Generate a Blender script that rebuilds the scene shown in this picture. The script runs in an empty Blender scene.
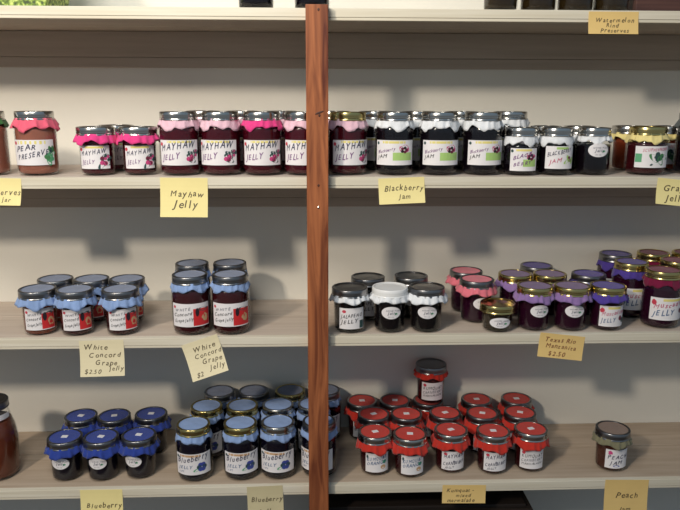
import bpy, bmesh, math, random
from mathutils import Matrix, Vector
random.seed(7)
C = bpy.context.scene.collection
PI = math.pi
ZO = 1.2                       # height offset so that the floor is z = 0
SHELF = [z + ZO for z in (0.3263, 0.0180, -0.3035, -0.6373)]   # top faces
TH = 0.0197                    # shelf thickness
DEP = 0.268                    # shelf depth (wall plane)

# ------------------------------------------------------------------ materials
def srgb(r, g, b):
    f = lambda c: (c/255/12.92) if c/255 <= .04045 else ((c/255+.055)/1.055)**2.4
    return (f(r), f(g), f(b), 1)

def mat(name, col, rough=.5, metal=0, spec=.5, bump=0, bscale=200, var=0, vscale=6, sss=0, trans=0, coat=0, stretch=None, sheen=0):
    m = bpy.data.materials.new(name); m.use_nodes = True
    nt = m.node_tree; n = nt.nodes; l = nt.links
    b = n['Principled BSDF']
    b.inputs['Base Color'].default_value = col
    b.inputs['Roughness'].default_value = rough
    b.inputs['Metallic'].default_value = metal
    b.inputs['Specular IOR Level'].default_value = spec
    if sss:
        b.inputs['Subsurface Weight'].default_value = sss
        b.inputs['Subsurface Radius'].default_value = (.01, .004, .002)
    if trans: b.inputs['Transmission Weight'].default_value = trans
    if coat:
        b.inputs['Coat Weight'].default_value = coat; b.inputs['Coat Roughness'].default_value = .03
    if sheen: b.inputs['Sheen Weight'].default_value = sheen
    tc = n.new('ShaderNodeTexCoord'); mp = n.new('ShaderNodeMapping')
    l.new(tc.outputs['Object'], mp.inputs['Vector'])
    if stretch: mp.inputs['Scale'].default_value = stretch
    if var:
        t = n.new('ShaderNodeTexNoise'); t.inputs['Scale'].default_value = vscale; t.inputs['Detail'].default_value = 5
        l.new(mp.outputs[0], t.inputs['Vector'])
        r = n.new('ShaderNodeValToRGB')
        r.color_ramp.elements[0].position = .3; r.color_ramp.elements[1].position = .7
        r.color_ramp.elements[0].color = tuple(c*(1-var) for c in col[:3]) + (1,)
        r.color_ramp.elements[1].color = tuple(min(1, c*(1+var*.6)) for c in col[:3]) + (1,)
        l.new(t.outputs['Fac'], r.inputs['Fac']); l.new(r.outputs['Color'], b.inputs['Base Color'])
    if bump:
        t = n.new('ShaderNodeTexNoise'); t.inputs['Scale'].default_value = bscale; t.inputs['Detail'].default_value = 3
        l.new(mp.outputs[0], t.inputs['Vector'])
        bp = n.new('ShaderNodeBump'); bp.inputs['Strength'].default_value = bump; bp.inputs['Distance'].default_value = .002
        l.new(t.outputs['Fac'], bp.inputs['Height']); l.new(bp.outputs['Normal'], b.inputs['Normal'])
    return m

def glass_mat():
    m = bpy.data.materials.new('clear_glass'); m.use_nodes = True
    nt = m.node_tree; n = nt.nodes; l = nt.links
    for x in list(n): n.remove(x)
    o = n.new('ShaderNodeOutputMaterial'); mx = n.new('ShaderNodeMixShader')
    tr = n.new('ShaderNodeBsdfTransparent'); tr.inputs['Color'].default_value = (.98, .985, .985, 1)
    gl = n.new('ShaderNodeBsdfGlossy'); gl.inputs['Roughness'].default_value = .025
    fr = n.new('ShaderNodeFresnel'); fr.inputs['IOR'].default_value = 1.4
    ge = n.new('ShaderNodeNewGeometry'); iv = n.new('ShaderNodeMath'); iv.operation = 'SUBTRACT'; iv.inputs[0].default_value = 1
    mu = n.new('ShaderNodeMath'); mu.operation = 'MULTIPLY'      # one reflection per wall, on its outer face
    l.new(ge.outputs['Backfacing'], iv.inputs[1]); l.new(iv.outputs[0], mu.inputs[0]); l.new(fr.outputs[0], mu.inputs[1])
    l.new(mu.outputs[0], mx.inputs[0]); l.new(tr.outputs[0], mx.inputs[1]); l.new(gl.outputs[0], mx.inputs[2])
    l.new(mx.outputs[0], o.inputs['Surface'])
    return m

def wood_mat(name, c1, c2, scale=(.6, 9, 9), rough=.6, rings=9.0, dist=3.0, spec=.35):
    m = bpy.data.materials.new(name); m.use_nodes = True
    nt = m.node_tree; n = nt.nodes; l = nt.links; b = n['Principled BSDF']
    b.inputs['Roughness'].default_value = rough; b.inputs['Specular IOR Level'].default_value = spec
    tc = n.new('ShaderNodeTexCoord'); mp = n.new('ShaderNodeMapping'); mp.inputs['Scale'].default_value = scale
    t = n.new('ShaderNodeTexNoise'); t.inputs['Scale'].default_value = rings; t.inputs['Detail'].default_value = 6
    t.inputs['Distortion'].default_value = dist*.3
    r = n.new('ShaderNodeValToRGB'); r.color_ramp.elements[0].position = .32; r.color_ramp.elements[1].position = .66
    r.color_ramp.elements[0].color = c1; r.color_ramp.elements[1].color = c2
    l.new(tc.outputs['Object'], mp.inputs['Vector']); l.new(mp.outputs[0], t.inputs['Vector'])
    l.new(t.outputs['Fac'], r.inputs['Fac']); l.new(r.outputs['Color'], b.inputs['Base Color'])
    bp = n.new('ShaderNodeBump'); bp.inputs['Strength'].default_value = .25; bp.inputs['Distance'].default_value = .001
    l.new(t.outputs['Fac'], bp.inputs['Height']); l.new(bp.outputs['Normal'], b.inputs['Normal'])
    return m

GLASS = glass_mat()
PAPER = mat('label_paper', srgb(232, 228, 230), .6)
INK = {k: mat('ink_'+k, srgb(*v), .6) for k, v in dict(navy=(18, 18, 66), black=(30, 26, 30), purple=(110, 40, 120), teal=(20, 80, 130),
        umber=(84, 72, 52), rose=(190, 70, 110), grey=(110, 110, 120), brown=(120, 60, 40)).items()}
PRINT = {k: mat('print_'+k, srgb(*v), .55) for k, v in dict(red=(200, 60, 80), pink=(205, 70, 130), green=(70, 130, 80), dgreen=(45, 75, 75),
        lime=(170, 205, 120), yellow=(228, 214, 130), maroon=(110, 30, 60), blue=(60, 75, 160), scarlet=(205, 40, 45), dark=(40, 25, 35),
        lgreen=(90, 165, 120), tan=(200, 160, 120)).items()}
METAL = {'silver': mat('tinned_silver', srgb(190, 188, 184), .2, 1, var=.06, vscale=40),
         'gold': mat('gold_lacquered_tin', srgb(200, 182, 122), .22, 1, var=.06, vscale=40),
         'grey': mat('dull_zinc', srgb(140, 140, 142), .3, 1, var=.1, vscale=40),
         'white': mat('white_enamel', srgb(235, 235, 235), .3, 0)}
def cloth(name, c, **k): return mat('cloth_'+name, srgb(*c), .85, 0, .2, bump=.5, bscale=500, var=.12, vscale=60, sheen=.2, **k)
CLOTH = {'hotpink': cloth('hotpink', (228, 66, 136)), 'coral': cloth('coral', (232, 100, 125)), 'palepink': cloth('palepink', (232, 190, 205)),
         'white': cloth('white', (232, 234, 238)), 'lightblue': cloth('lightblue', (140, 166, 212)), 'royal': cloth('royal', (44, 66, 150)),
         'red': cloth('red', (198, 50, 38)), 'lilac': cloth('lilac', (146, 116, 172)), 'violet': cloth('violet', (80, 62, 150)),
         'berry': cloth('berry', (120, 20, 60)), 'cream': cloth('cream', (240, 222, 150)), 'sage': cloth('sage', (128, 124, 98)),
         'green': cloth('green', (60, 110, 60)), 'slate': cloth('slate', (130, 140, 165)), 'salmon': cloth('salmon', (228, 120, 135)),
         'mauve': cloth('mauve', (120, 95, 135)), 'dusky': cloth('dusky', (138, 116, 104)), 'darkgrey': cloth('darkgrey', (90, 95, 95))}
def jm(name, c, tr=.0): return mat('jelly_'+name, srgb(*c), .12, 0, .5, trans=tr, var=.15, vscale=30)
JELLY = {'mayhaw': jm('mayhaw', (80, 10, 26), .3), 'pear': jm('pear', (160, 100, 82), .15), 'black': jm('blackberry', (14, 8, 14)),
         'berry': jm('blueberry', (14, 10, 26)), 'concord': jm('concord', (68, 18, 24), .25), 'amberred': jm('amberred', (140, 62, 38), .4),
         'jalapeno': jm('jalapeno', (20, 16, 18)), 'plum': jm('plum', (50, 12, 36), .25), 'kumquat': jm('cranberry', (60, 14, 18), .15),
         'peach': jm('peach', (80, 34, 22), .2), 'honey': jm('honey', (118, 58, 38), .3), 'olive': jm('olive', (48, 36, 18), .2),
         'amber': jm('amber', (150, 75, 45), .4)}
PRICE = mat('price_paper', srgb(236, 236, 240), .5)

# ------------------------------------------------------------------ mesh helpers
def obj(name, bm, m, parent=None, smooth=False, label=None):
    me = bpy.data.meshes.new(name); bm.normal_update(); bm.to_mesh(me); bm.free()
    for x in (m if isinstance(m, (list, tuple)) else [m]): me.materials.append(x)
    if smooth:
        for p in me.polygons: p.use_smooth = True
    o = bpy.data.objects.new(name, me); C.objects.link(o)
    if parent: o.parent = parent
    if label: o['label'] = label
    return o
def box(bm, x0, x1, y0, y1, z0, z1, bev=0):
    r = bmesh.ops.create_cube(bm, size=1)
    for v in r['verts']:
        v.co = Vector((x0+(v.co.x+.5)*(x1-x0), y0+(v.co.y+.5)*(y1-y0), z0+(v.co.z+.5)*(z1-z0)))
    if bev:
        es = list({e for v in r['verts'] for e in v.link_edges})
        bmesh.ops.bevel(bm, geom=es, offset=bev, segments=2, affect='EDGES', profile=.6)
def lathe(bm, prof, n=40, close=False):
    rings = []
    for r, z in prof:
        if r < 1e-6: rings.append([bm.verts.new((0, 0, z))])
        else: rings.append([bm.verts.new((r*math.cos(2*PI*i/n), r*math.sin(2*PI*i/n), z)) for i in range(n)])
    if close: rings.append(rings[0])
    for a, b in zip(rings, rings[1:]):
        for i in range(n):
            j = (i+1) % n
            if len(a) == 1 and len(b) == 1: continue
            if len(a) == 1: bm.faces.new((a[0], b[j], b[i]))
            elif len(b) == 1: bm.faces.new((a[i], a[j], b[0]))
            else: bm.faces.new((a[i], a[j], b[j], b[i]))
    bmesh.ops.recalc_face_normals(bm, faces=bm.faces)
    return bm
def empty(name, loc, rz=0):
    o = bpy.data.objects.new(name, None); C.objects.link(o); o.location = loc; o.rotation_euler.z = rz
    o.empty_display_size = .02
    return o
def tag(o, label, cat, group=None, kind=None):
    o['label'] = label; o['category'] = cat
    if group: o['group'] = group
    return o

# handwriting: slanted, slightly irregular letters built as flat ink
_g = {}
def glyph(ch, off=.007):
    if ch not in _g:
        if ch in 'MQ': off = 0
        cu = bpy.data.curves.new('t', 'FONT'); cu.body = ch; cu.size = 1; cu.shear = .25; cu.resolution_u = 2; cu.offset = off
        o = bpy.data.objects.new('t', cu); C.objects.link(o)
        dg = bpy.context.evaluated_depsgraph_get(); me = o.evaluated_get(dg).to_mesh()
        vs = [tuple(v.co[:2]) for v in me.vertices]; fs = [tuple(p.vertices) for p in me.polygons]
        w = (max(v[0] for v in vs)) if vs else .3
        o.evaluated_get(dg).to_mesh_clear()
        bpy.data.objects.remove(o); bpy.data.curves.remove(cu)
        if off and any(abs(v[0]) > 1.3 or abs(v[1]) > 1.1 for v in vs): return glyph(ch, 0)
        _g[ch] = (vs, fs, w)
    return _g[ch]
def write(bm, text, u, v, size, fn, slope=0, mi=0, rnd=None, maxw=None):
    """one line of lettering starting at (u,v) in label coordinates; fn maps (u,v) to 3D"""
    rnd = rnd or random.Random(len(text)*7+int(u*1e4))
    w = sum((.32 if c == ' ' else glyph(c)[2]+.07) for c in text)*size
    k = min(1, maxw/w) if maxw else 1
    x = 0
    for c in text:
        if c == ' ': x += .32*size*k; continue
        vs, fs, gw = glyph(c)
        a = rnd.uniform(-.12, .12); s = size*rnd.uniform(.9, 1.1); dy = rnd.uniform(-.06, .06)*size
        ca, sa = math.cos(a), math.sin(a)
        nv = []
        for p in vs:
            px = (p[0]*ca-p[1]*sa)*s*k; py = (p[0]*sa+p[1]*ca)*s + dy
            X = x+px; Y = py + slope*X
            nv.append(bm.verts.new(fn(u+X, v+Y)))
        for f in fs:
            try:
                fc = bm.faces.new([nv[i] for i in f]); fc.material_index = mi
            except ValueError: pass
        x += (gw+.07)*size*k
def cyl(r, zc, off):
    return lambda u, v: Vector(((r+off)*math.sin(u/r), -(r+off)*math.cos(u/r), zc+v))
def patch(bm, r, zc, w, h, off, oval=False, mi=0, nu=20, th=.0003):
    """curved paper label hugging a jar of radius r, centred in front"""
    f0 = cyl(r, zc, off); f1 = cyl(r, zc, off-th)
    top = []; bot = []; topb = []; botb = []
    for i in range(nu+1):
        t = -1+2*i/nu
        if oval: u = w/2*math.sin(t*PI/2)*.9999; hh = h/2*math.sqrt(max(.0004, 1-(u/(w/2))**2))
        else: u = w/2*t; hh = h/2
        top.append(bm.verts.new(f0(u, hh))); bot.append(bm.verts.new(f0(u, -hh)))
        topb.append(bm.verts.new(f1(u, hh))); botb.append(bm.verts.new(f1(u, -hh)))
    for i in range(nu):
        for q in ((bot[i], bot[i+1], top[i+1], top[i]), (topb[i], topb[i+1], botb[i+1], botb[i]),
                  (top[i], top[i+1], topb[i+1], topb[i]), (botb[i], botb[i+1], bot[i+1], bot[i])):
            bm.faces.new(q).material_index = mi
    for i in (0, nu): bm.faces.new((top[i], bot[i], botb[i], topb[i])).material_index = mi
def blob(bm, fn, u, v, ru, rv, mi, n=12, rot=0, jag=0, rnd=None):
    vs = []
    for i in range(n):
        a = 2*PI*i/n; k = 1+(rnd.uniform(-jag, jag) if rnd else 0)
        x, y = ru*k*math.cos(a), rv*k*math.sin(a)
        vs.append(bm.verts.new(fn(u+x*math.cos(rot)-y*math.sin(rot), v+x*math.sin(rot)+y*math.cos(rot))))
    bm.faces.new(vs).material_index = mi
def quad(bm, fn, u0, u1, v0, v1, mi, n=6):
    a = [bm.verts.new(fn(u0+(u1-u0)*i/n, v0)) for i in range(n+1)]; b = [bm.verts.new(fn(u0+(u1-u0)*i/n, v1)) for i in range(n+1)]
    for i in range(n): bm.faces.new((a[i], a[i+1], b[i+1], b[i])).material_index = mi

# ------------------------------------------------------------------ jar shapes: outer profile, height, band radii
SH = {
 'P': dict(h=.122, body=[(0, .003), (.026, .003), (.029, 0), (.034, .001), (.0375, .006), (.0390, .014), (.0392, .022), (.0392, .082), (.0385, .090),
        (.0362, .0975), (.0345, .101), (.0340, .104), (.0340, .117)], fill=.098, br=.0358, rb=.0392),
 'H': dict(h=.093, body=[(0, .003), (.022, .003), (.025, 0), (.0295, .001), (.0318, .006), (.0326, .012), (.0338, .062), (.0342, .070), (.0336, .073), (.0336, .089)], fill=.071, br=.0368, rb=.0331),
 'T': dict(h=.093, body=[(0, .003), (.024, .003), (.027, 0), (.0315, .001), (.0337, .006), (.0342, .014), (.0342, .056), (.0330, .066), (.0305, .074), (.0300, .078), (.0300, .089)], fill=.060, br=.0318, rb=.0342),
 'W': dict(h=.095, body=[(0, .003), (.028, .003), (.031, 0), (.0360, .001), (.0392, .007), (.0398, .014), (.0398, .060), (.0385, .068), (.0345, .075), (.0335, .078), (.0335, .091)], fill=.064, br=.0355, rb=.0398),
 'S': dict(h=.058, body=[(0, .003), (.022, .003), (.025, 0), (.0290, .001), (.0310, .006), (.0325, .036), (.0332, .040), (.0332, .054)], fill=.038, br=.0365, rb=.0318),
}
def body_bm(s):
    p = SH[s]['body']; t = .0016
    inner = [(max(0, r-t), z+(.0025 if i < 4 else 0)) for i, (r, z) in enumerate(p)]
    return lathe(bmesh.new(), p + [(p[-1][0]-t, p[-1][1])] + inner[-2::-1])
def jelly_bm(s):
    p = SH[s]['body']; t = .0021; top = SH[s]['fill']
    q = [(max(0, r-t), max(z, .0)+.0032 if i < 4 else z) for i, (r, z) in enumerate(p) if z < top]
    # radius at fill level
    for (r0, z0), (r1, z1) in zip(p, p[1:]):
        if z0 <= top <= z1 and z1 > z0: rt = r0+(r1-r0)*(top-z0)/(z1-z0)-t
    q += [(rt, top-.001), (rt-.001, top), (0, top)]
    return lathe(bmesh.new(), q)
def band_bm(s):
    r = SH[s]['br']; h = SH[s]['h']; b = h-.0165
    pr = [(r-.0012, b), (r+.0006, b), (r+.0009, b+.001), (r+.0006, b+.002), (r-.0003, b+.003), (r-.0003, b+.0045), (r+.0004, b+.006), (r-.0004, b+.0075),
          (r+.0003, b+.009), (r, b+.0105), (r, h-.0015), (r-.0008, h-.0003), (r-.002, h), (r-.0052, h-.0004), (r-.0055, h-.0012), (r-.0022, h-.0014), (r-.0014, h-.003)]
    return lathe(bmesh.new(), pr, 44, close=True)
def disc_bm(s):
    r = SH[s]['br']-.0022; h = SH[s]['h']-.0014
    return lathe(bmesh.new(), [(0, h-.0006), (r, h-.0006), (r, h-.0001), (r*.86, h), (r*.84, h-.0005), (r*.6, h-.0004), (0, h+.0002)], 36)
def frill_bm(s, seed, flare=.0075, drop=.014, n=15, inside=False):
    rd = random.Random(seed); r0 = SH[s]['br']-.0016; h = SH[s]['h']-.0155; N = 96; R = 5
    ph = [rd.uniform(0, 2*PI) for _ in range(4)]
    body = SH[s]['body']
    def rb(z):
        for (a, za), (b, zb) in zip(body, body[1:]):
            if za <= z <= zb and zb > za: return a+(b-a)*(z-za)/(zb-za)
        return body[-1][0]
    rings = []
    for k in range(R+1):
        t = k/R; ring = []
        for i in range(N):
            a = 2*PI*i/N
            w = math.sin(n*a+ph[0]+1.2*math.sin(3*a+ph[1]))*.6+math.sin((n*2-5)*a+ph[2])*.25+.3*math.sin(2*a+ph[3])
            z = h + .004*(1-t) - drop*t*(1+.2*math.sin(4*a+ph[2])+.2*math.sin(7*a+ph[1])) + w*.0018*t
            r = r0 + flare*(t**.8) + w*.0034*t
            r = max(r, rb(z)+.0008)
            ring.append(bm_v(rings, r, a, z))
        rings.append(ring)
    bm = bmesh.new()
    V = [[bm.verts.new(p) for p in ring] for ring in rings]
    for k in range(R):
        for i in range(N):
            j = (i+1) % N
            bm.faces.new((V[k][i], V[k+1][i], V[k+1][j], V[k][j]))
    bmesh.ops.recalc_face_normals(bm, faces=bm.faces)
    bmesh.ops.solidify(bm, geom=bm.faces[:], thickness=.0005)
    return bm
def bm_v(_, r, a, z): return (r*math.cos(a), r*math.sin(a), z)

# ------------------------------------------------------------------ paper labels
PR = [PAPER] + list(PRINT.values()); PI_ = {k: i+1 for i, k in enumerate(PRINT)}
def label_parts(kind, s, parent):
    r = SH[s]['rb']; rd = random.Random(kind+s)
    big = s == 'P'
    if kind == 'oval': w, h, zc = .040, .026, SH[s]['h']*.49
    elif kind == 'ovalhigh': w, h, zc = .040, .027, SH[s]['h']*.54
    elif kind == 'ovalwide': w, h, zc = .044, .022, .023
    elif big: w, h, zc = .082, .048, .0450
    elif s == 'W': w, h, zc = .070, .042, .037
    elif kind == 'blackhalf': w, h, zc = .056, .044, .032
    elif kind in ('kumquat', 'kumquatmix', 'kumquatorange', 'peach', 'jalapeno', 'muscadinehalf'): w, h, zc = .054, .044, .034
    else: w, h, zc = .060, .044, .036
    bm = bmesh.new(); patch(bm, r, zc, w, h, .0008, oval=kind.startswith('oval'))
    f = cyl(r, zc, .00095); g = cyl(r, zc, .0011); q = cyl(r, zc, .00125)
    U, V = w/2, h/2
    ink = bmesh.new(); cols = [INK['navy'], INK['black']]
    def T(txt, u, v, size, slope=0, mi=0, maxw=None): write(ink, txt, u, v, size, q, slope, mi, maxw=maxw)
    def fruit(u, v, R, a, b, leaf):
        for k in range(3): blob(bm, f, u+rd.uniform(-R, R)*1.2, v+rd.uniform(-R, R)*.9, R*1.2, R*.55, PI_[leaf], rot=rd.uniform(0, 3))
        for k in range(4): blob(bm, g, u+rd.uniform(-R, R)*.7, v+rd.uniform(-R, R)*.7, R*.5, R*.5, PI_[a if k % 2 else b])
    if kind.startswith('oval'):
        cols = [INK['grey'], INK['navy']]
        T('HOME MADE', -w*.28, h*.12, .0045); T('Jelly', -w*.17, -h*.14, .0075, 0, 1); T('jar no.', -w*.15, -h*.36, .0035)
        blob(bm, f, w*.24, -h*.08, .003, .002, PI_['lgreen'])
    elif kind == 'pear':
        quad(bm, f, -U*.7, U*.6, V*.66, V*.92, PI_['yellow']); blob(bm, g, -U*.86, V*.74, .0035, .0035, PI_['red'])
        fruit(U*.72, -V*.35, .009, 'lgreen', 'green', 'lgreen'); fruit(U*.85, V*.1, .005, 'green', 'dgreen', 'green')
        T('PEAR', -U*.82, .0010, .0145, .12); T('PRESERVES', -U*.74, -.0150, .0140, .20, 0, w*.82)
    elif kind == 'mayhaw':
        quad(bm, f, -U*.55, U*.6, V*.78, V*.95, PI_['yellow']); blob(bm, g, -U*.88, V*.68, .0032, .0035, PI_['red'])
        fruit(U*.55, -V*.38, .0085, 'pink', 'maroon', 'dgreen'); fruit(U*.80, -V*.05, .006, 'pink', 'dgreen', 'dgreen')
        T('MAYHAW', -U*.88, V*.10, .0185 if big else .0135, .14, 0, w*.84); cols[1] = INK['purple']
        T('JELLY', -U*.82, -V*.62, .0155 if big else .012, .1, 1, w*.44)
    elif kind in ('blackberry', 'blackhalf'):
        quad(bm, f, -U*.6, U*.5, V*.74, V*.93, PI_['yellow']); blob(bm, g, -U*.87, V*.76, .0028, .003, PI_['dgreen'])
        quad(bm, f, -U*.1, U*.88, -V*.62, V*.02, PI_['lime'])
        blob(bm, f, U*.45, V*.3, .010, .008, PI_['pink'], jag=.2, rnd=rd)
        for k in range(5): blob(bm, g, U*.45+.005*math.cos(k*1.26), V*.22+.004*math.sin(k*1.26), .0032, .003, PI_['dark' if k % 2 else 'maroon'])
        cols = [INK['purple'], INK['black']]
        if kind == 'blackberry':
            T('Blackberry', -U*.86, -V*.1, .0085, .22, 0, w*.44); T('JAM', -U*.86, -V*.5, .0095, .12, 1, w*.3)
        else:
            T('BLACK', -U*.8, -V*.05, .010, .3); T('BERRY', -U*.75, -V*.62, .010, .15)
    elif kind == 'blacktext':
        quad(bm, f, -U*.3, U*.5, V*.72, V*.92, PI_['lime']); fruit(U*.6, -V*.2, .006, 'maroon', 'lime', 'lime')
        T('BLACKBERRY', -U*.86, V*.05, .0115, .22, 0, w*.8); cols[1] = INK['rose']; T('JAM', -U*.7, -V*.6, .011, .25, 1)
    elif kind == 'grape':
        fruit(U*.30, -V*.08, .010, 'dgreen', 'green', 'green'); blob(bm, g, U*.30, -V*.02, .010, .0045, PI_['dgreen']); blob(bm, g, -U*.1, -V*.72, .003, .0018, PI_['dgreen'], rot=.5)
        quad(bm, f, -U*.98, -U*.62, -V*.5, V*.3, PI_['lgreen']); cols = [INK['rose'], INK['grey']]
        T('SCUPPERNONG', -U*.60, V*.45, .0085, .08, 0, w*.75)
    elif kind in ('concord', 'whiteconcord'):
        quad(bm, f, U*.12, U*.98, -V*.92, V*.55, PI_['scarlet']); blob(bm, g, U*.32, V*.25, .004, .009, PI_['dark']); blob(bm, g, U*.72, -V*.25, .007, .008, PI_['tan'], jag=.2, rnd=rd)
        blob(bm, g, U*.62, V*.5, .009, .004, PI_['dgreen'], jag=.3, rnd=rd); blob(bm, g, -U*.84, V*.68, .003, .003, PI_['red'])
        sz = .0100 if big else .0090
        cols[0] = INK['grey']; T('WHITE', -U*.80, V*.30, sz*.8, .12)
        T('Concord', -U*.9, -V*.15, sz, .12, 1, w*.50); T('Grape Jelly', -U*.86, -V*.68, sz*.95, .14, 1, w*.50)
    elif kind == 'blueberry':
        quad(bm, f, -U*.7, U*.4, V*.72, V*.92, PI_['tan']); blob(bm, g, -U*.86, V*.70, .003, .003, PI_['dgreen'])
        for k in range(6): blob(bm, g, U*.45+.006*math.cos(k*1.05), -V*.28+.006*math.sin(k*1.05), .0052, .005, PI_['blue' if k % 3 else 'dgreen'])
        blob(bm, f, U*.16, -V*.55, .007, .003, PI_['lgreen'], rot=.4)
        T('Blueberry', -U*.88, V*.08, .0185, .16, 0, w*.86); cols[1] = INK['teal']; T('JELLY', -U*.80, -V*.45, .0105, .05, 1); T('1 PT', -U*.80, -V*.80, .006, .05, 1)
    elif kind in ('muscadine', 'muscadinehalf'):
        quad(bm, f, -U*.4, U*.6, V*.70, V*.92, PI_['yellow']); blob(bm, g, -U*.82, V*.58, .0045, .0055, PI_['red'], jag=.2, rnd=rd)
        blob(bm, g, U*.62, -V*.18, .004, .0055, PI_['maroon']); blob(bm, g, U*.86, -V*.4, .004, .0055, PI_['dgreen'])
        cols = [INK['rose'], INK['teal']]
        T('Muscadine', -U*.84, V*.02, .015 if big else .012, .14, 0, w*.9); T('JELLY', -U*.84, -V*.66, .017 if big else .013, .10, 1, w*.55)
    elif kind == 'kumquat':
        blob(bm, g, -U*.68, V*.70, .004, .0032, PI_['red'])
        T('MAYHAW', -U*.84, V*.20, .0120, .12, 0, w*.88); T('&', -U*.1, -V*.14, .006); T('CRANBERRY', -U*.88, -V*.54, .0110, .14, 0, w*.9); T('JELLY', -U*.7, -V*.86, .0065, .14)
    elif kind == 'kumquatmix':
        blob(bm, g, -U*.70, V*.70, .004, .0036, PI_['red']); cols[0] = INK['grey']
        T('KUMQUAT', -U*.84, V*.18, .0098, .06, 1, w*.86); T('CRANBERRY', -U*.88, -V*.30, .0092, .12, 0, w*.9); T('MARMALADE', -U*.84, -V*.62, .0068, .1, 1, w*.84)
    elif kind == 'kumquatorange':
        cols[0] = INK['teal']; blob(bm, g, U*.45, -V*.45, .006, .005, PI_['tan']); blob(bm, g, U*.55, V*.1, .005, .004, PI_['lgreen'], jag=.3, rnd=rd)
        blob(bm, g, -U*.84, V*.62, .0024, .004, PI_['dgreen'])
        T('KUMQUAT', -U*.88, V*.15, .0115, .14, 0, w*.82); T('ORANGE', -U*.88, -V*.28, .0105, .12, 0, w*.78)
    elif kind == 'peach':
        blob(bm, g, -U*.62, V*.66, .0048, .0045, PI_['pink'], jag=.2, rnd=rd)
        T('PEACH', -U*.84, -V*.02, .0125, .05, 0, w*.86); T('JAM', -U*.6, -V*.62, .0125, .1, 0)
        blob(bm, f, -U*.1, -V*.75, .007, .0025, PI_['blue'])
    elif kind == 'jalapeno':
        cols[0] = INK['black']; blob(bm, g, -U*.60, V*.68, .004, .0032, PI_['red'])
        T('JALAPENO', -U*.84, V*.02, .0105, .12, 0, w*.84); T('JELLY', -U*.84, -V*.55, .0115, .12, 0, w*.8)
        quad(bm, f, U*.6, U*.95, -V*.95, -V*.2, PI_['dgreen'])
    lb = obj('paper_label', bm, PR, parent)
    if len(ink.verts): obj('handwriting', ink, cols, lb)
    else: ink.free()
    return lb

# ------------------------------------------------------------------ jar prototypes and copies
proto = {}
def make_jar(key):
    s, jelly, metal, top, frill, lab, fl, drop, sticker = key
    root = empty('jelly_jar', (0, 0, 0))
    obj('glass_body', body_bm(s), GLASS, root, True)
    obj('jelly', jelly_bm(s), JELLY[jelly], root, True)
    obj('screw_band', band_bm(s), METAL[metal], root, True)
    tm = METAL[top[1:]] if top[0] == '*' else CLOTH[top]
    obj('lid_disc', disc_bm(s), tm, root)
    if frill: obj('fabric_frill', frill_bm(s, ord(s)+len(frill)*13+int(drop*1e4), fl, drop), CLOTH[frill], root, True)
    if lab: label_parts(lab, s, root)
    if sticker:
        h = SH[s]['h']; bm = bmesh.new(); box(bm, -.0065, .0065, -.005, .005, h-.0014, h-.0005)
        obj('price_sticker', bm, PRICE, root)
    return root
def copy_tree(o, parent=None):
    c = o.copy(); C.objects.link(c)
    if parent: c.parent = parent
    for ch in o.children: copy_tree(ch, c)
    return c
def jar(pos, label, group, jelly, metal, top, frill, lab, rz=0, fl=.0075, drop=.014, sticker=False, cat='jar', z=None, tilt=0, frot=0):
    shelf, s, x, y = pos
    key = (s, jelly, metal, top, frill, lab, fl, drop, sticker)
    if key in proto: r = copy_tree(proto[key])
    else: r = proto[key] = make_jar(key)
    r.location = (x, y, SHELF[shelf]+.0002 if z is None else z)
    rz = math.radians(rz)
    r.rotation_euler = (0, math.radians(tilt), rz)
    for ch in r.children:
        if ch.name.startswith('price_sticker'): ch.rotation_euler.z = random.uniform(-.5, .5)
        if ch.name.startswith('fabric_frill'): ch.rotation_euler.z = random.uniform(0, 6)
    tag(r, label, cat, group)
    return r

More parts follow.
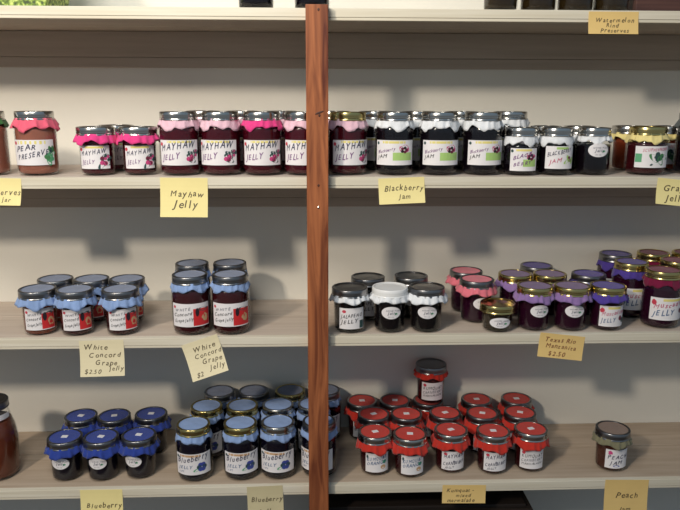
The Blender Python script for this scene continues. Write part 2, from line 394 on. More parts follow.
# where each jar stands: shelf, shape, x, y in metres
J = {'X0':(1,'P',-0.635,0.060), 'A1':(1,'P',-0.540,0.060), 'A2':(1,'H',-0.423,0.055), 'A3':(1,'H',-0.342,0.060),
     'a2':(1,'H',-0.409,0.145), 'M1':(1,'P',-0.263,0.058), 'M2':(1,'P',-0.182,0.060), 'M3':(1,'P',-0.101,0.058),
     'M4':(1,'P',-0.020,0.060), 'M5':(1,'P',0.068,0.062), 'm1':(1,'P',-0.231,0.165), 'm2':(1,'P',-0.150,0.165),
     'm3':(1,'P',-0.069,0.165), 'm5':(1,'P',0.042,0.165), 'D1':(1,'P',0.161,0.060), 'D2':(1,'P',0.250,0.058),
     'D3':(1,'P',0.337,0.060), 'd1':(1,'P',0.132,0.165), 'd2':(1,'P',0.223,0.165), 'd3':(1,'P',0.316,0.165),
     'd4':(1,'P',0.420,0.164), 'T1':(1,'T',0.413,0.050), 'T2':(1,'T',0.484,0.052), 't2':(1,'T',0.492,0.141),
     'Q1':(1,'T',0.562,0.055), 't1':(1,'T',0.563,0.140), 'Y1':(1,'W',0.672,0.058), 'y1':(1,'H',0.677,0.150),
     'y2':(1,'H',0.762,0.150), 'Z1':(1,'P',0.779,0.070), 'U1':(0,'T',-0.106,0.050), 'U2':(0,'T',-0.001,0.050),
     'O1':(0,'H',0.357,0.050), 'O2':(0,'T',0.431,0.055), 'O3':(0,'T',0.502,0.052), 'O4':(0,'T',0.573,0.055),
     'B1':(2,'H',-0.560,0.046), 'B2':(2,'H',-0.484,0.041), 'B3':(2,'H',-0.393,0.041), 'b1':(2,'H',-0.553,0.126),
     'b2':(2,'H',-0.476,0.124), 'b3':(2,'H',-0.400,0.122), 'C1':(2,'P',-0.252,0.043), 'C2':(2,'P',-0.171,0.043),
     'c1':(2,'P',-0.264,0.140), 'c2':(2,'P',-0.183,0.143), 'W1':(2,'H',0.073,0.041), 'W2':(2,'H',0.156,0.041),
     'W3':(2,'H',0.232,0.041), 'w1':(2,'H',0.117,0.126), 'w2':(2,'H',0.212,0.132), 'K1':(2,'H',0.343,0.175),
     'K2':(2,'H',0.350,0.100), 'S':(2,'S',0.381,0.037), 'V1':(2,'H',0.459,0.044), 'V2':(2,'H',0.536,0.041),
     'V3':(2,'H',0.612,0.041), 'v1':(2,'H',0.446,0.144), 'v2':(2,'H',0.523,0.142), 'vb':(2,'H',0.518,0.220),
     'v3':(2,'H',0.610,0.140), 'G1':(2,'P',0.735,0.057), 'G2':(2,'P',0.700,0.131), 'G3':(2,'P',0.699,0.212),
     'G4':(2,'P',0.793,0.221), 'G5':(2,'P',0.809,0.142), 'G6':(2,'P',0.876,0.220), 'N1':(3,'H',-0.538,0.059),
     'N2':(3,'H',-0.460,0.057), 'N3':(3,'H',-0.381,0.063), 'n1':(3,'H',-0.536,0.160), 'n2':(3,'H',-0.460,0.158),
     'n3':(3,'H',-0.378,0.166), 'E1':(3,'P',-0.261,0.053), 'E2':(3,'P',-0.161,0.055), 'E3':(3,'P',-0.080,0.057),
     'E4':(3,'P',0.009,0.059), 'e1':(3,'P',-0.246,0.142), 'e2':(3,'P',-0.165,0.142), 'e3':(3,'P',-0.084,0.144),
     'e4':(3,'P',-0.003,0.145), 'f1':(3,'P',-0.227,0.221), 'f2':(3,'P',-0.146,0.221), 'f3':(3,'P',-0.059,0.221),
     'f4':(3,'P',0.025,0.221), 'R1':(3,'H',0.132,0.061), 'R2':(3,'H',0.207,0.049), 'R3':(3,'H',0.300,0.065),
     'R4':(3,'H',0.392,0.057), 'R5':(3,'H',0.478,0.064), 'r1':(3,'H',0.136,0.148), 'r2':(3,'H',0.212,0.147),
     'r3':(3,'H',0.303,0.150), 'r4':(3,'H',0.389,0.145), 'r5':(3,'H',0.478,0.146), 'q1':(3,'H',0.114,0.221),
     'q2':(3,'H',0.194,0.221), 'q3':(3,'H',0.275,0.221), 'q4':(3,'H',0.393,0.221), 'q5':(3,'H',0.491,0.221),
     'PE':(3,'H',0.661,0.060),}

# ---- shelf 1 (top): only the jar bottoms show below the picture edge
G = 'jars on the top shelf'
for k, l, j, s in (('U1', 'dark jar on the top shelf, left of the wooden post', 'black', None), ('U2', 'dark jar on the top shelf directly above the wooden post', 'black', None)):
    jar(J[k], l, 'dark jars on the top shelf near the post', j, 'silver', '*silver', None, None)
for k, l in (('O1', 'amber preserve jar on top shelf, leftmost of the four in a row'), ('O2', 'amber preserve jar on top shelf, second from left in the row of four'),
             ('O3', 'amber preserve jar on top shelf, just left of the uppermost yellow note'), ('O4', 'amber preserve jar on top shelf, directly above the uppermost yellow note')):
    jar(J[k], l, 'amber preserve jars on the top shelf', 'olive', 'silver', '*silver', None, None)

# ---- shelf 2
jar(J['X0'], 'amber pint jar with green frill cut by the left picture edge', None, 'pear', 'silver', '*silver', 'green', 'pear', -50, .006, .014)
jar(J['A1'], 'pear preserves pint jar with coral pink cloth frill, alone at shelf left', None, 'pear', 'silver', '*silver', 'coral', 'pear', 8, .0085, .017)
g = 'half-pint mayhaw jelly jars with hot pink frills'
jar(J['A2'], 'half-pint mayhaw jar with hot pink frill, nearest the pear preserves', g, 'mayhaw', 'silver', '*silver', 'hotpink', 'mayhaw', 6)
jar(J['a2'], 'half-pint mayhaw jar half hidden behind the two hot pink frilled ones', g, 'mayhaw', 'silver', '*silver', 'hotpink', 'mayhaw', 30)
jar(J['A3'], 'half-pint mayhaw jar with hot pink frill, beside the first tall mayhaw pint', g, 'mayhaw', 'silver', '*silver', 'hotpink', 'mayhaw', 14)
g = 'pint mayhaw jelly jars in the front row'
jar(J['M1'], 'tall mayhaw jelly pint standing above the Mayhaw Jelly note', g, 'mayhaw', 'silver', '*silver', 'palepink', 'mayhaw', 8, .005, .016)
jar(J['M2'], 'mayhaw jelly pint between the pint above its note and the hot pink frilled pint', g, 'mayhaw', 'silver', '*silver', 'palepink', 'mayhaw', -6, .005, .016)
jar(J['M3'], 'tall mayhaw jelly pint with a hot pink cloth collar', g, 'mayhaw', 'silver', '*silver', 'hotpink', 'mayhaw', 4, .006, .015)
jar(J['M4'], 'mayhaw jelly pint partly hidden by the left side of the wooden post', g, 'mayhaw', 'silver', '*silver', 'palepink', 'mayhaw', 0, .005, .016)
jar(J['M5'], 'mayhaw jelly pint just right of the wooden post with pink collar', g, 'mayhaw', 'gold', '*gold', 'palepink', 'mayhaw', 12, .005, .016)
g = 'pint mayhaw jelly jars in the back row'
jar(J['m1'], 'back-row mayhaw pint showing between the first two front mayhaw pints', g, 'mayhaw', 'silver', '*silver', 'palepink', 'mayhaw', 0, .005, .016)
jar(J['m2'], 'back-row mayhaw pint showing just left of the hot pink collared pint', g, 'mayhaw', 'silver', '*silver', 'palepink', 'mayhaw', 0, .005, .016)
jar(J['m3'], 'back-row mayhaw pint showing right of the hot pink collared pint', g, 'mayhaw', 'silver', '*silver', 'palepink', 'mayhaw', 0, .005, .016)
jar(J['m5'], 'back-row mayhaw pint peeping out right beside the wooden post', g, 'mayhaw', 'silver', '*silver', 'palepink', 'mayhaw', 0, .005, .016)
g = 'pint blackberry jam jars in the front row'
for k, l, a in (('D1', 'dark blackberry jam pint standing above the Blackberry Jam note', -4), ('D2', 'dark blackberry jam pint, middle of the three in front', 0),
             ('D3', 'dark blackberry jam pint, rightmost of three, beside the half-pints', 5)):
    jar(J[k], l, g, 'black', 'silver', '*silver', 'white', 'blackberry', a, .005, .016)
g = 'pint blackberry jam jars in the back row'
for k, l in (('d1', 'back-row blackberry pint seen between mayhaw and first blackberry pint'), ('d2', 'back-row blackberry pint seen between first and middle front blackberry pints'),
             ('d3', 'back-row blackberry pint seen between middle and right front blackberry pints'), ('d4', 'back-row blackberry pint rising behind the white-topped half-pints')):
    jar(J[k], l, g, 'black', 'silver', '*silver', 'white', 'blackberry', 0, .005, .016)
g = 'half-pint blackberry jars'
jar(J['T1'], 'half-pint blackberry jar with berry and green picture label', g, 'black', 'silver', '*silver', 'white', 'blackhalf', -2, .002, .016)
jar(J['T2'], 'half-pint blackberry jar with slanting purple handwriting across its label', g, 'black', 'silver', '*silver', 'white', 'blacktext', 0, .002, .016)
jar(J['t2'], 'half-pint jar hidden in back between the two labelled blackberry half-pints', g, 'black', 'silver', '*silver', 'white', None, 0, .002, .016)
jar(J['t1'], 'half-pint jar hidden in back, left of the oval-labelled dark jar', g, 'black', 'silver', '*silver', 'white', None, 0, .002, .016)
jar(J['Q1'], 'black half-pint jar with white oval label, right end of the blackberry jars', None, 'black', 'silver', '*silver', 'white', 'ovalhigh', -4, .004, .012)
jar(J['Y1'], 'squat red jelly jar with gold lid, cream frill and green fruit label', None, 'concord', 'gold', '*gold', 'cream', 'grape', -4, .006, .013)
jar(J['y1'], 'amber half-pint jar behind the left side of the cream frilled jar', 'half-pints behind the cream frilled jar', 'amberred', 'silver', '*silver', 'cream', None, 0, .005, .012)
jar(J['y2'], 'half-pint jar with silver lid behind right of the cream frilled jar', 'half-pints behind the cream frilled jar', 'amberred', 'silver', '*silver', 'cream', 'grape', -30, .004, .01)
jar(J['Z1'], 'dark pint with grey-green frill cut by right picture edge, second shelf', None, 'black', 'grey', '*grey', 'darkgrey', 'blackberry', 0, .007, .014)

# ---- shelf 3
g = 'half-pint concord jelly jars with light blue frills'
for k, l, a in (('B1', 'blue frilled concord half-pint, front row, leftmost on third shelf', 20), ('B2', 'blue frilled concord half-pint, front row, middle of three', 20),
             ('B3', 'blue frilled concord half-pint, front row, right, above the square cream note', 20), ('b1', 'blue frilled concord half-pint, back row, leftmost of three', 0),
             ('b2', 'blue frilled concord half-pint, back row, middle of three', 0), ('b3', 'blue frilled concord half-pint, back row, rightmost of three', 20)):
    jar(J[k], l, g, 'amberred' if k in ('B1', 'b1') else 'concord', 'grey', 'slate', 'lightblue', 'concord', a, .0075, .016)
g = 'pint concord jelly jars with light blue frills'
for k, l, a in (('C1', 'white concord grape jelly pint, front left of the block of four', 8), ('C2', 'white concord grape jelly pint, front right of the block of four', 6),
             ('c1', 'white concord grape jelly pint, back left of the block of four', 0), ('c2', 'white concord grape jelly pint, back right of the block of four', 0)):
    jar(J[k], l, g, 'concord', 'grey', 'slate', 'lightblue', 'concord', a, .005, .014)
g = 'black jelly half-pints with white frills'
jar(J['W1'], 'black jalapeno jelly half-pint with rectangular handwritten label near the post', g, 'jalapeno', 'grey', '*grey', 'white', 'jalapeno', 6, .0065, .010)
jar(J['W2'], 'black jelly half-pint with a plain white lid and oval label', g, 'jalapeno', 'white', '*white', 'white', 'oval', 0, .0065, .010)
jar(J['W3'], 'black jelly half-pint with silver lid, white frill and oval label', g, 'jalapeno', 'grey', '*silver', 'white', 'oval', -4, .0085, .012)
jar(J['w1'], 'black jelly half-pint in back between the jalapeno and white-lidded jars', g, 'jalapeno', 'grey', '*grey', None, 'jalapeno', 0)
jar(J['w2'], 'black jelly half-pint in back, behind the white-lidded and silver-lidded jars', g, 'jalapeno', 'grey', '*grey', None, 'oval', 0)
g = 'salmon pink frilled half-pints'
jar(J['K1'], 'salmon pink frilled half-pint, the rear one of the pair', g, 'plum', 'grey', 'salmon', 'salmon', None, 0, .0085, .013)
jar(J['K2'], 'salmon pink frilled half-pint, front one of the pair, behind the tiny jar', g, 'plum', 'grey', 'salmon', 'salmon', 'oval', 12, .0085, .013)
jar(J['S'], 'tiny squat gold-lidded jar with wide oval label at shelf edge', None, 'olive', 'gold', '*gold', None, 'ovalwide', -2)
g = 'lilac and violet frilled half-pints'
for k, l, c, lb, a in (('V1', 'lilac frilled half-pint with oval label, beside the tiny squat jar', 'lilac', 'oval', 6), ('V2', 'lilac frilled half-pint with oval label, above the Texas Rio note', 'lilac', 'oval', -4),
             ('V3', 'violet frilled half-pint with rectangular muscadine label', 'violet', 'muscadinehalf', 2), ('v1', 'lilac frilled half-pint, back row, behind left of the front lilac pair', 'lilac', None, 0),
             ('v2', 'lilac frilled half-pint, back row, seen between the front lilac pair', 'lilac', None, 0), ('vb', 'half-pint with dark violet lid, farthest back behind the lilac jars', 'violet', None, 0),
             ('v3', 'violet topped silver-banded half-pint behind left of the labelled violet one', 'violet', None, 0)):
    jar(J[k], l, g, 'plum', 'grey' if k in ('vb', 'v3') else 'gold', 'mauve' if c == 'lilac' else 'violet', c, lb, a, .0075, .013)
g = 'muscadine jelly pints at the right end'
for k, l, c, m, a in (('G1', 'muscadine jelly pint with gold band and dark berry collar, foremost', 'berry', 'gold', 4), ('G2', 'muscadine jelly pint with violet collar, behind the violet labelled half-pint', 'violet', 'gold', 10),
             ('G3', 'muscadine jelly pint with violet collar and silver band, rear left', 'violet', 'grey', 0), ('G4', 'muscadine jelly pint with gold band, rear middle by the wall', 'berry', 'gold', 0),
             ('G5', 'muscadine jelly pint directly behind the right side of the foremost pint', 'berry', 'gold', 0), ('G6', 'muscadine jelly pint at rear right cut by the picture edge', 'berry', 'gold', 0)):
    jar(J[k], l, g, 'plum', m, c, c, 'muscadine', a, .004, .016)

# ---- shelf 4
g = 'half-pint blueberry jars with royal blue frills'
for k, l, a in (('N1', 'royal blue frilled half-pint, front row, left', 6), ('N2', 'royal blue frilled half-pint, front row, middle', 8), ('N3', 'royal blue frilled half-pint, front row, right', -4),
             ('n1', 'royal blue frilled half-pint, back row, left', 0), ('n2', 'royal blue frilled half-pint, back row, middle', 0), ('n3', 'royal blue frilled half-pint, back row, right', 0)):
    jar(J[k], l, g, 'berry', 'grey', 'royal', 'royal', 'oval', a-12, .008, .015, sticker=True)
g = 'blueberry jelly pints in three rows'
for k, l, m, a in (('E1', 'blueberry jelly pint, front row, leftmost, with gold band', 'gold', 4), ('E2', 'blueberry jelly pint, front row, second from left, above the Blueberry Jelly note', 'gold', 8),
             ('E3', 'blueberry jelly pint with silver band, front row, third from left', 'silver', -2), ('E4', 'blueberry jelly pint, front row, standing behind the wooden post', 'grey', -14),
             ('e1', 'blueberry jelly pint, middle row, leftmost', 'gold', 0), ('e2', 'blueberry jelly pint, middle row, second from left', 'gold', 0),
             ('e3', 'blueberry jelly pint, middle row, third from left', 'silver', 0), ('e4', 'blueberry jelly pint, middle row, partly behind the post', 'silver', 0),
             ('f1', 'blueberry jelly pint, back row, leftmost by the wall', 'grey', 0), ('f2', 'blueberry jelly pint, back row, second from left by the wall', 'grey', 0),
             ('f3', 'blueberry jelly pint, back row, third from left with gold band', 'gold', 0), ('f4', 'blueberry jelly pint, back row, hidden behind the post', 'grey', 0)):
    jar(J[k], l, g, 'berry', m, 'slate' if k[0] == 'f' else 'lightblue', 'lightblue', 'blueberry', a, .0045, .014)
g = 'red topped cranberry and kumquat half-pints'
RL = [('R', 'front row'), ('r', 'middle row'), ('q', 'back row')]
ORD = ['leftmost', 'second from left', 'middle one of five', 'fourth from left', 'rightmost']
for c, row in RL:
    for i in range(5):
        lb = ('kumquatorange', 'kumquatorange', 'kumquat', 'kumquat', 'kumquatmix')[i]
        jar(J[c+str(i+1)], 'red topped half-pint jar on bottom shelf, %s, %s' % (row, ORD[i]), g, 'kumquat', 'silver' if c == 'R' else 'grey', 'red', 'red', lb,
            (6, 8, 4, 2, -6)[i], .0070, .017, sticker=True)
sx = J['q3']
jar((3, 'H', sx[2]+.004, sx[3]-.002), 'red topped jar stacked on another jar, highest on the bottom shelf', g, 'kumquat', 'grey', '*grey', 'red', 'kumquatmix', 0, .0055, .012, z=SHELF[3]+.0936)
jar(J['PE'], 'peach jam half-pint with sage frill standing alone at bottom shelf right', None, 'peach', 'grey', 'dusky', 'sage', 'peach', 4, .0065, .013)

# quart of honey-brown preserve, cut by the left edge
SH['Q'] = dict(h=.172, body=[(0, .003), (.032, .003), (.036, 0), (.044, .001), (.049, .007), (.0505, .018), (.0505, .085), (.047, .112), (.041, .132), (.0365, .146), (.036, .150), (.036, .168)], fill=.128, br=.0378, rb=.0505)
root = empty('quart_jar', (-.697, .075, SHELF[3]+.0002))
obj('glass_body', body_bm('Q'), GLASS, root, True); obj('jelly', jelly_bm('Q'), JELLY['honey'], root, True)
obj('screw_band', band_bm('Q'), METAL['grey'], root, True); obj('lid_disc', disc_bm('Q'), METAL['grey'], root)
bm = bmesh.new(); patch(bm, .0385, .140, .05, .012, .001); o = obj('paper_label', bm, PAPER, root); o.rotation_euler.z = .9
tag(root, 'tall amber brown quart jar cut by left picture edge on bottom shelf', 'jar')

# ------------------------------------------------------------------ green box and brown box on the top shelf
def leafy_mat():
    m = bpy.data.materials.new('leafy_print'); m.use_nodes = True
    n = m.node_tree.nodes; l = m.node_tree.links; b = n['Principled BSDF']; b.inputs['Roughness'].default_value = .5
    v = n.new('ShaderNodeTexNoise'); v.inputs['Scale'].default_value = 150; v.inputs['Detail'].default_value = 4
    tc = n.new('ShaderNodeTexCoord'); l.new(tc.outputs['Object'], v.inputs['Vector'])
    r = n.new('ShaderNodeValToRGB'); e = r.color_ramp.elements
    e[0].position = .35; e[0].color = srgb(40, 62, 12); e[1].position = .65; e[1].color = srgb(190, 205, 110)
    x = e.new(.5); x.color = srgb(104, 132, 36)
    l.new(v.outputs['Fac'], r.inputs['Fac']); l.new(r.outputs['Color'], b.inputs['Base Color'])
    return m
root = empty('printed_box', (-.59, .04, SHELF[0]))
bm = bmesh.new(); box(bm, -.10, .102, -.015, .10, .0003, .11, .002)
for v in bm.verts: v.co.x += v.co.z*.25 if v.co.x > 0 else 0
obj('carton', bm, leafy_mat(), root)
bm = bmesh.new(); box(bm, -.097, .128, -.012, .097, .108, .122, .003); obj('carton_lid', bm, mat('box_brown', srgb(90, 55, 40), .5, var=.2), root)
tag(root, 'green leaf-patterned box on the top shelf in the upper left corner', 'box')
root = empty('wooden_crate', (.80, .10, SHELF[0])); cm = wood_mat('dark_crate_wood', srgb(62, 40, 38), srgb(96, 66, 58))
bm = bmesh.new()
for z in (.001, .052, .103): box(bm, -.185, .16, -.06, -.050, z, z+.046, .002)
obj('front_slats', bm, cm, root)
bm = bmesh.new()
for z in (.001, .052, .103): box(bm, -.185, .16, .10, .11, z, z+.046, .002)
obj('back_slats', bm, cm, root)
for x in (-.185, .148):
    bm = bmesh.new(); box(bm, x, x+.012, -.0495, .0995, .001, .149, .002); obj('end_panel', bm, cm, root)
bm = bmesh.new(); box(bm, -.172, .147, -.0495, .0995, .001, .008); obj('bottom_panel', bm, cm, root)
tag(root, 'dark brown wooden crate on top shelf in upper right corner', 'crate')

# ------------------------------------------------------------------ shelves, post, walls
def painted(name, c, worn, amt=.5, sc=(1.2, 22, 22)):
    """paint over board: noise grain, worn patches of another colour"""
    m = bpy.data.materials.new(name); m.use_nodes = True
    n = m.node_tree.nodes; l = m.node_tree.links; b = n['Principled BSDF']
    b.inputs['Roughness'].default_value = .6; b.inputs['Specular IOR Level'].default_value = .3
    tc = n.new('ShaderNodeTexCoord'); mp = n.new('ShaderNodeMapping'); mp.inputs['Scale'].default_value = sc
    l.new(tc.outputs['Object'], mp.inputs['Vector'])
    t = n.new('ShaderNodeTexNoise'); t.inputs['Scale'].default_value = 3; t.inputs['Detail'].default_value = 8; t.inputs['Roughness'].default_value = .6
    l.new(mp.outputs[0], t.inputs['Vector'])
    r = n.new('ShaderNodeValToRGB'); r.color_ramp.elements[0].position = .5-amt*.35; r.color_ramp.elements[1].position = .5+amt*.35
    r.color_ramp.elements[0].color = worn; r.color_ramp.elements[1].color = c
    l.new(t.outputs['Fac'], r.inputs['Fac']); l.new(r.outputs['Color'], b.inputs['Base Color'])
    bp = n.new('ShaderNodeBump'); bp.inputs['Strength'].default_value = .2; bp.inputs['Distance'].default_value = .001
    l.new(t.outputs['Fac'], bp.inputs['Height']); l.new(bp.outputs['Normal'], b.inputs['Normal'])
    return m
EDGE = painted('cream_edge_paint', srgb(226, 219, 202), srgb(206, 196, 174), .6, (1, 14, 40))
TOPS = [painted('shelf_paint_top', srgb(222, 214, 200), srgb(206, 196, 178)),
        painted('shelf_paint_second', srgb(216, 202, 190), srgb(196, 180, 166)),
        painted('shelf_wood_third', srgb(214, 200, 186), srgb(190, 172, 156), .8),
        painted('shelf_wood_fourth', srgb(200, 182, 162), srgb(168, 148, 128), .8)]
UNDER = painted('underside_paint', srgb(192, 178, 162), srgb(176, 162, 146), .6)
X0, X1 = -1.05, 1.35
names = ['top', 'second', 'third', 'bottom']
for k, z in enumerate(SHELF):
    root = empty('shelf', (0, 0, z))
    e = .013
    for nm, y0, y1 in (('front_board', e, .150), ('back_board', .152, DEP-.001)):
        bm = bmesh.new(); box(bm, X0, X1, y0, y1, -TH, 0, .0008)
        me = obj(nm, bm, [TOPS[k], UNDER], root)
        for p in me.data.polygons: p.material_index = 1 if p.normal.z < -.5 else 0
    bm = bmesh.new(); box(bm, X0, X1, 0, e-.0003, -TH+.004, 0, .001); obj('edge_board', bm, EDGE, root)
    bm = bmesh.new(); box(bm, X0, X1, .001, e-.0003, -TH-.0015, -TH+.0036, .0008); obj('edge_bead', bm, EDGE, root)
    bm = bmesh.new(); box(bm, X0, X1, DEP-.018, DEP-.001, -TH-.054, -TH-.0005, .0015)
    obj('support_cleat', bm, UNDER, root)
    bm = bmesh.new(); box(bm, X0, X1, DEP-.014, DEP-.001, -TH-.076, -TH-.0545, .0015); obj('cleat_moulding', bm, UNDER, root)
    tag(root, ['cream painted wooden shelf, topmost, holding the green printed box', 'cream painted wooden shelf holding the mayhaw and blackberry jars',
               'whitewashed wooden shelf holding the concord and muscadine jars', 'worn wooden shelf, lowest, holding the blueberry and red topped jars'][k], 'shelf', 'long wooden shelves')

# post
POST = wood_mat('red_pine', srgb(90, 40, 25), srgb(172, 104, 64), (14, 14, 1.1), .5, 4, 4)
root = empty('wooden_post', (.0075, -.0115, 0))
bm = bmesh.new(); box(bm, -.0205, .0205, -.0095, .0095, .0, SHELF[0]+.004, .0015)
obj('post_board', bm, POST, root)
KN = mat('knot_wood', srgb(70, 34, 20), .6, var=.3, vscale=200)
for dx, z in ((.003, SHELF[0]-.0012-.004), (.004, 1.2+.135), (.002, 1.2+.005)):
    bm = bmesh.new(); bmesh.ops.create_uvsphere(bm, u_segments=12, v_segments=8, radius=1)
    for v in bm.verts: v.co = Vector((dx+v.co.x*.0022, -.0095+v.co.y*.0004, z+v.co.z*.0028))
    obj('knot', bm, KN, root, True)
bm = bmesh.new(); bmesh.ops.create_uvsphere(bm, u_segments=14, v_segments=8, radius=1)
for v in bm.verts: v.co = Vector((.004+v.co.x*.0085, -.0095+v.co.y*.0004, 1.2+.140+v.co.z*.0022+v.co.x*.003))
obj('knot', bm, KN, root, True)
bm = bmesh.new(); lathe(bm, [(0, 0), (.0022, 0), (.0022, .0008), (.0012, .0013), (0, .0013)], 12)
for v in bm.verts: v.co = Vector((.0015+v.co.x, -.0095-v.co.z, 1.2-.037+v.co.y))
obj('nail_head', bm, METAL['silver'], root)
tag(root, 'reddish pine upright post fixed to the shelf fronts in the middle', 'post')

# walls and floor
WALL = mat('wall_paint', srgb(234, 230, 219), .8, 0, .2, bump=.15, bscale=60, var=.035, vscale=2.5)
bm = bmesh.new(); box(bm, -2.6, 3.0, DEP, DEP+.1, 0, 2.6); o = obj('wall_back', bm, WALL); o['kind'] = 'structure'
bm = bmesh.new(); box(bm, -2.6, 3.0, -3.2, DEP+.1, -.1, 0); o = obj('floor', bm, wood_mat('floor_boards', srgb(70, 56, 46), srgb(100, 82, 66), (1, 8, 1))); o['kind'] = 'structure'

# dark carton standing on the floor-level board under the lowest shelf
root = empty('storage_crate', (.245, .12, .0))
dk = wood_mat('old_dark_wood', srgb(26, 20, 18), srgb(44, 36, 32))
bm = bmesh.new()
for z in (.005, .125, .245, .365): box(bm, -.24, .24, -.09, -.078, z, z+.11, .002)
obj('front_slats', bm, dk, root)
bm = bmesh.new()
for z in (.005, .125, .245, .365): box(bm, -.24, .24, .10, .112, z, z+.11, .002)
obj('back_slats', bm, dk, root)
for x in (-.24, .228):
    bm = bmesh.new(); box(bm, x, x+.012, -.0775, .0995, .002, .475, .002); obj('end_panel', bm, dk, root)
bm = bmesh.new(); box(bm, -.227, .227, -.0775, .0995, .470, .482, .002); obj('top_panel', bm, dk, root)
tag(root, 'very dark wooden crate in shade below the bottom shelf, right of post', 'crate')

# ------------------------------------------------------------------ notes taped to the shelf fronts
NP = {'yellow': mat('sticky_yellow', srgb(240, 224, 156), .7, var=.04, vscale=20), 'cream': mat('sticky_cream', srgb(226, 214, 178), .7, var=.04, vscale=20),
      'kraft': mat('sticky_orange', srgb(228, 194, 124), .7, var=.05, vscale=20), 'pale': mat('sticky_pale', srgb(200, 188, 150), .7, var=.05, vscale=20)}
def note(x, ztop, w, h, rot, lines, m, label, ink='umber', curl=.012, slope=0, size=None):
    root = empty('paper_note', (x, 0, ztop))
    n = 8; th = .0003
    def f(u, v, off=0):      # u across, v down (negative), follows the curl
        t = min(1, max(0, -v/h)); c, s = math.cos(rot), math.sin(rot)
        y = -curl*t*t - off
        return Vector((u*c-v*s, y, u*s+v*c))
    bm = bmesh.new(); F = []; B = []
    for i in range(n+1):
        v = -h*i/n
        F.append([bm.verts.new(f(u, v, th)) for u in (-w/2, -w/6, w/6, w/2)]); B.append([bm.verts.new(f(u, v)) for u in (-w/2, -w/6, w/6, w/2)])
    for i in range(n):
        for j in range(3):
            bm.faces.new((F[i][j], F[i+1][j], F[i+1][j+1], F[i][j+1])); bm.faces.new((B[i][j+1], B[i+1][j+1], B[i+1][j], B[i][j]))
        bm.faces.new((F[i][0], B[i][0], B[i+1][0], F[i+1][0])); bm.faces.new((F[i][3], F[i+1][3], B[i+1][3], B[i][3]))
    for i in (0, n):
        for j in range(3): bm.faces.new((F[i][j], F[i][j+1], B[i][j+1], B[i][j]))
    bmesh.ops.recalc_face_normals(bm, faces=bm.faces)
    p = obj('note_paper', bm, NP[m], root)
    ink_bm = bmesh.new()
    for (t, u, v, s) in lines:
        write(ink_bm, t, u*w-w/2+.003, -v*h, s*.84, lambda a, b: f(a, b, th+.0005), slope, maxw=w*(.96-u))
    obj('handwriting', ink_bm, INK[ink], root)
    tag(root, label, 'note', 'handwritten notes on the shelf edges')
note(.557, SHELF[0]-.0022, .094, .040, .0, [('Watermelon', .10, .47, .0135), ('Rind', .32, .70, .0125), ('Preserves', .20, .93, .0125)], 'kraft', 'Watermelon Rind Preserves note on the top shelf edge', curl=.006)
note(-.247, SHELF[1]-.0003, .090, .074, -.01, [('Mayhaw', .17, .48, .019), ('Jelly', .24, .76, .024)], 'yellow', 'square yellow Mayhaw Jelly note on the second shelf edge')
note(-.594, SHELF[1]+.0015-.002, .084, .050, -.02, [('Preserves', .12, .62, .019), ('jar', .55, .86, .014)], 'yellow', 'yellow note cut by the left picture edge on second shelf')
note(.169, SHELF[1]-.0007, .089, .049, .04, [('Blackberry', .08, .50, .0185), ('Jam', .40, .82, .0155)], 'yellow', 'yellow Blackberry Jam note on the second shelf edge', curl=.01)
note(.718, SHELF[1]-.0055, .090, .050, -.10, [('Grape', .10, .46, .021), ('Jelly', .18, .86, .021)], 'yellow', 'yellow Grape Jelly note cut by the right picture edge', curl=.01)
note(-.426, SHELF[2]-.0035, .088, .072, .02, [('White', .06, .26, .017), ('Concord', .16, .48, .017), ('Grape', .30, .70, .017), ('jelly', .62, .84, .015), ('$2.50', .06, .92, .014)], 'cream', 'upright cream White Concord Grape jelly note below the half-pints')
note(-.232, SHELF[2]-.0045, .076, .074, .33, [('White', .20, .30, .017), ('Concord', .18, .48, .016), ('Grape', .34, .67, .016), ('Jelly', .50, .86, .016), ('$2', .10, .94, .014)], 'cream', 'tilted cream White Concord Grape Jelly note below the pints', curl=.02)
note(.509, SHELF[2]-.001, .094, .050, -.12, [('Texas Rio', .08, .34, .0155), ('Manzanita', .12, .60, .0150), ('$2.50', .20, .90, .0150)], 'kraft', 'orange-yellow Texas Rio note with price on third shelf edge', 'brown', curl=.006)
note(-.450, SHELF[3]-.0005, .088, .078, .0, [('Blueberry', .10, .52, .018)], 'yellow', 'yellow note at bottom left below the royal blue frilled jars', curl=.012)
note(-.107, SHELF[3]+.0008, .076, .078, .03, [('Blueberry', .06, .44, .0170), ('Jelly', .26, .78, .019)], 'pale', 'Blueberry Jelly note on the bottom shelf edge beside the post')
note(.320, SHELF[3]-.005, .094, .041, -.02, [('Kumquat -', .06, .38, .0135), ('mixed', .28, .66, .0125), ('marmalade', .08, .93, .0130)], 'kraft', 'small orange-yellow Kumquat marmalade note on bottom shelf edge', curl=.004)
note(.675, SHELF[3]+.0005, .096, .090, -.02, [('Peach', .22, .46, .021), ('Jam', .32, .80, .018)], 'kraft', 'large orange-yellow Peach Jam note below the lone jar')

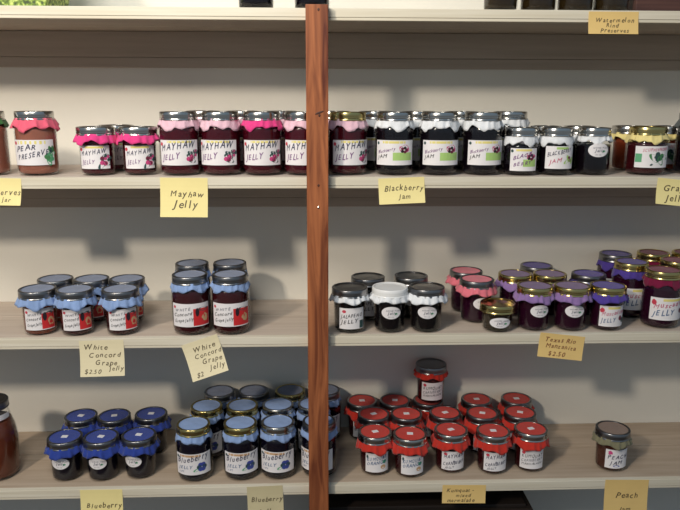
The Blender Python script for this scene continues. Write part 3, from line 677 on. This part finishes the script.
# ------------------------------------------------------------------ light
def area(name, loc, target, size, energy, col, sy=None):
    L = bpy.data.lights.new(name, 'AREA'); L.energy = energy; L.color = col; L.size = size
    if sy: L.shape = 'RECTANGLE'; L.size_y = sy
    o = bpy.data.objects.new(name, L); C.objects.link(o); o.location = loc
    o.rotation_euler = (Vector(target)-Vector(loc)).to_track_quat('-Z', 'Y').to_euler()
    return o
area('room_lamp', (-1.5, -2.2, 2.5), (0, .1, 1.2), .20, 42, (1, .87, .71))
area('upper_fill_light', (-.40, -.95, 2.12), (-.20, .1, 1.92), .5, 14, (1, .97, .89), .4)  # added fill light, no real fixture; brightens upper shelves more than lower ones
w = bpy.data.worlds.new('room'); bpy.context.scene.world = w; w.use_nodes = True
n = w.node_tree.nodes; l = w.node_tree.links; bg = n['Background']
tc = n.new('ShaderNodeTexCoord'); sp = n.new('ShaderNodeSeparateXYZ'); rp = n.new('ShaderNodeValToRGB')
l.new(tc.outputs['Generated'], sp.inputs[0])
mr = n.new('ShaderNodeMapRange'); mr.inputs['From Min'].default_value = -1; mr.inputs['From Max'].default_value = 1
l.new(sp.outputs['Z'], mr.inputs['Value']); l.new(mr.outputs[0], rp.inputs['Fac'])
e = rp.color_ramp.elements; e[0].position = .35; e[0].color = (.29, .28, .26, 1); e[1].position = .72; e[1].color = (.38, .53, .68, 1)
l.new(rp.outputs['Color'], bg.inputs['Color']); bg.inputs['Strength'].default_value = .54

# ------------------------------------------------------------------ camera
Rv = Vector((0.99927, -0.03794, 0.00314)); Uv = Vector((0.00531, 0.22071, 0.97533)); Fv = Vector((0.03770, 0.97460, -0.22075))
cam = bpy.data.cameras.new('camera'); co = bpy.data.objects.new('camera', cam); C.objects.link(co)
M = Matrix((Rv.normalized(), Uv.normalized(), -Fv.normalized())).transposed().to_4x4(); M.translation = Vector((0, -1.3253, .1654+ZO))
co.matrix_world = M; cam.sensor_width = 36; cam.lens = 690.56/680*36; cam.clip_start = .01
s = bpy.context.scene; s.camera = co
s.view_settings.view_transform = 'Standard'; s.view_settings.look = 'None'; s.view_settings.exposure = 0; s.view_settings.gamma = 1
s.view_settings.use_curve_mapping = False
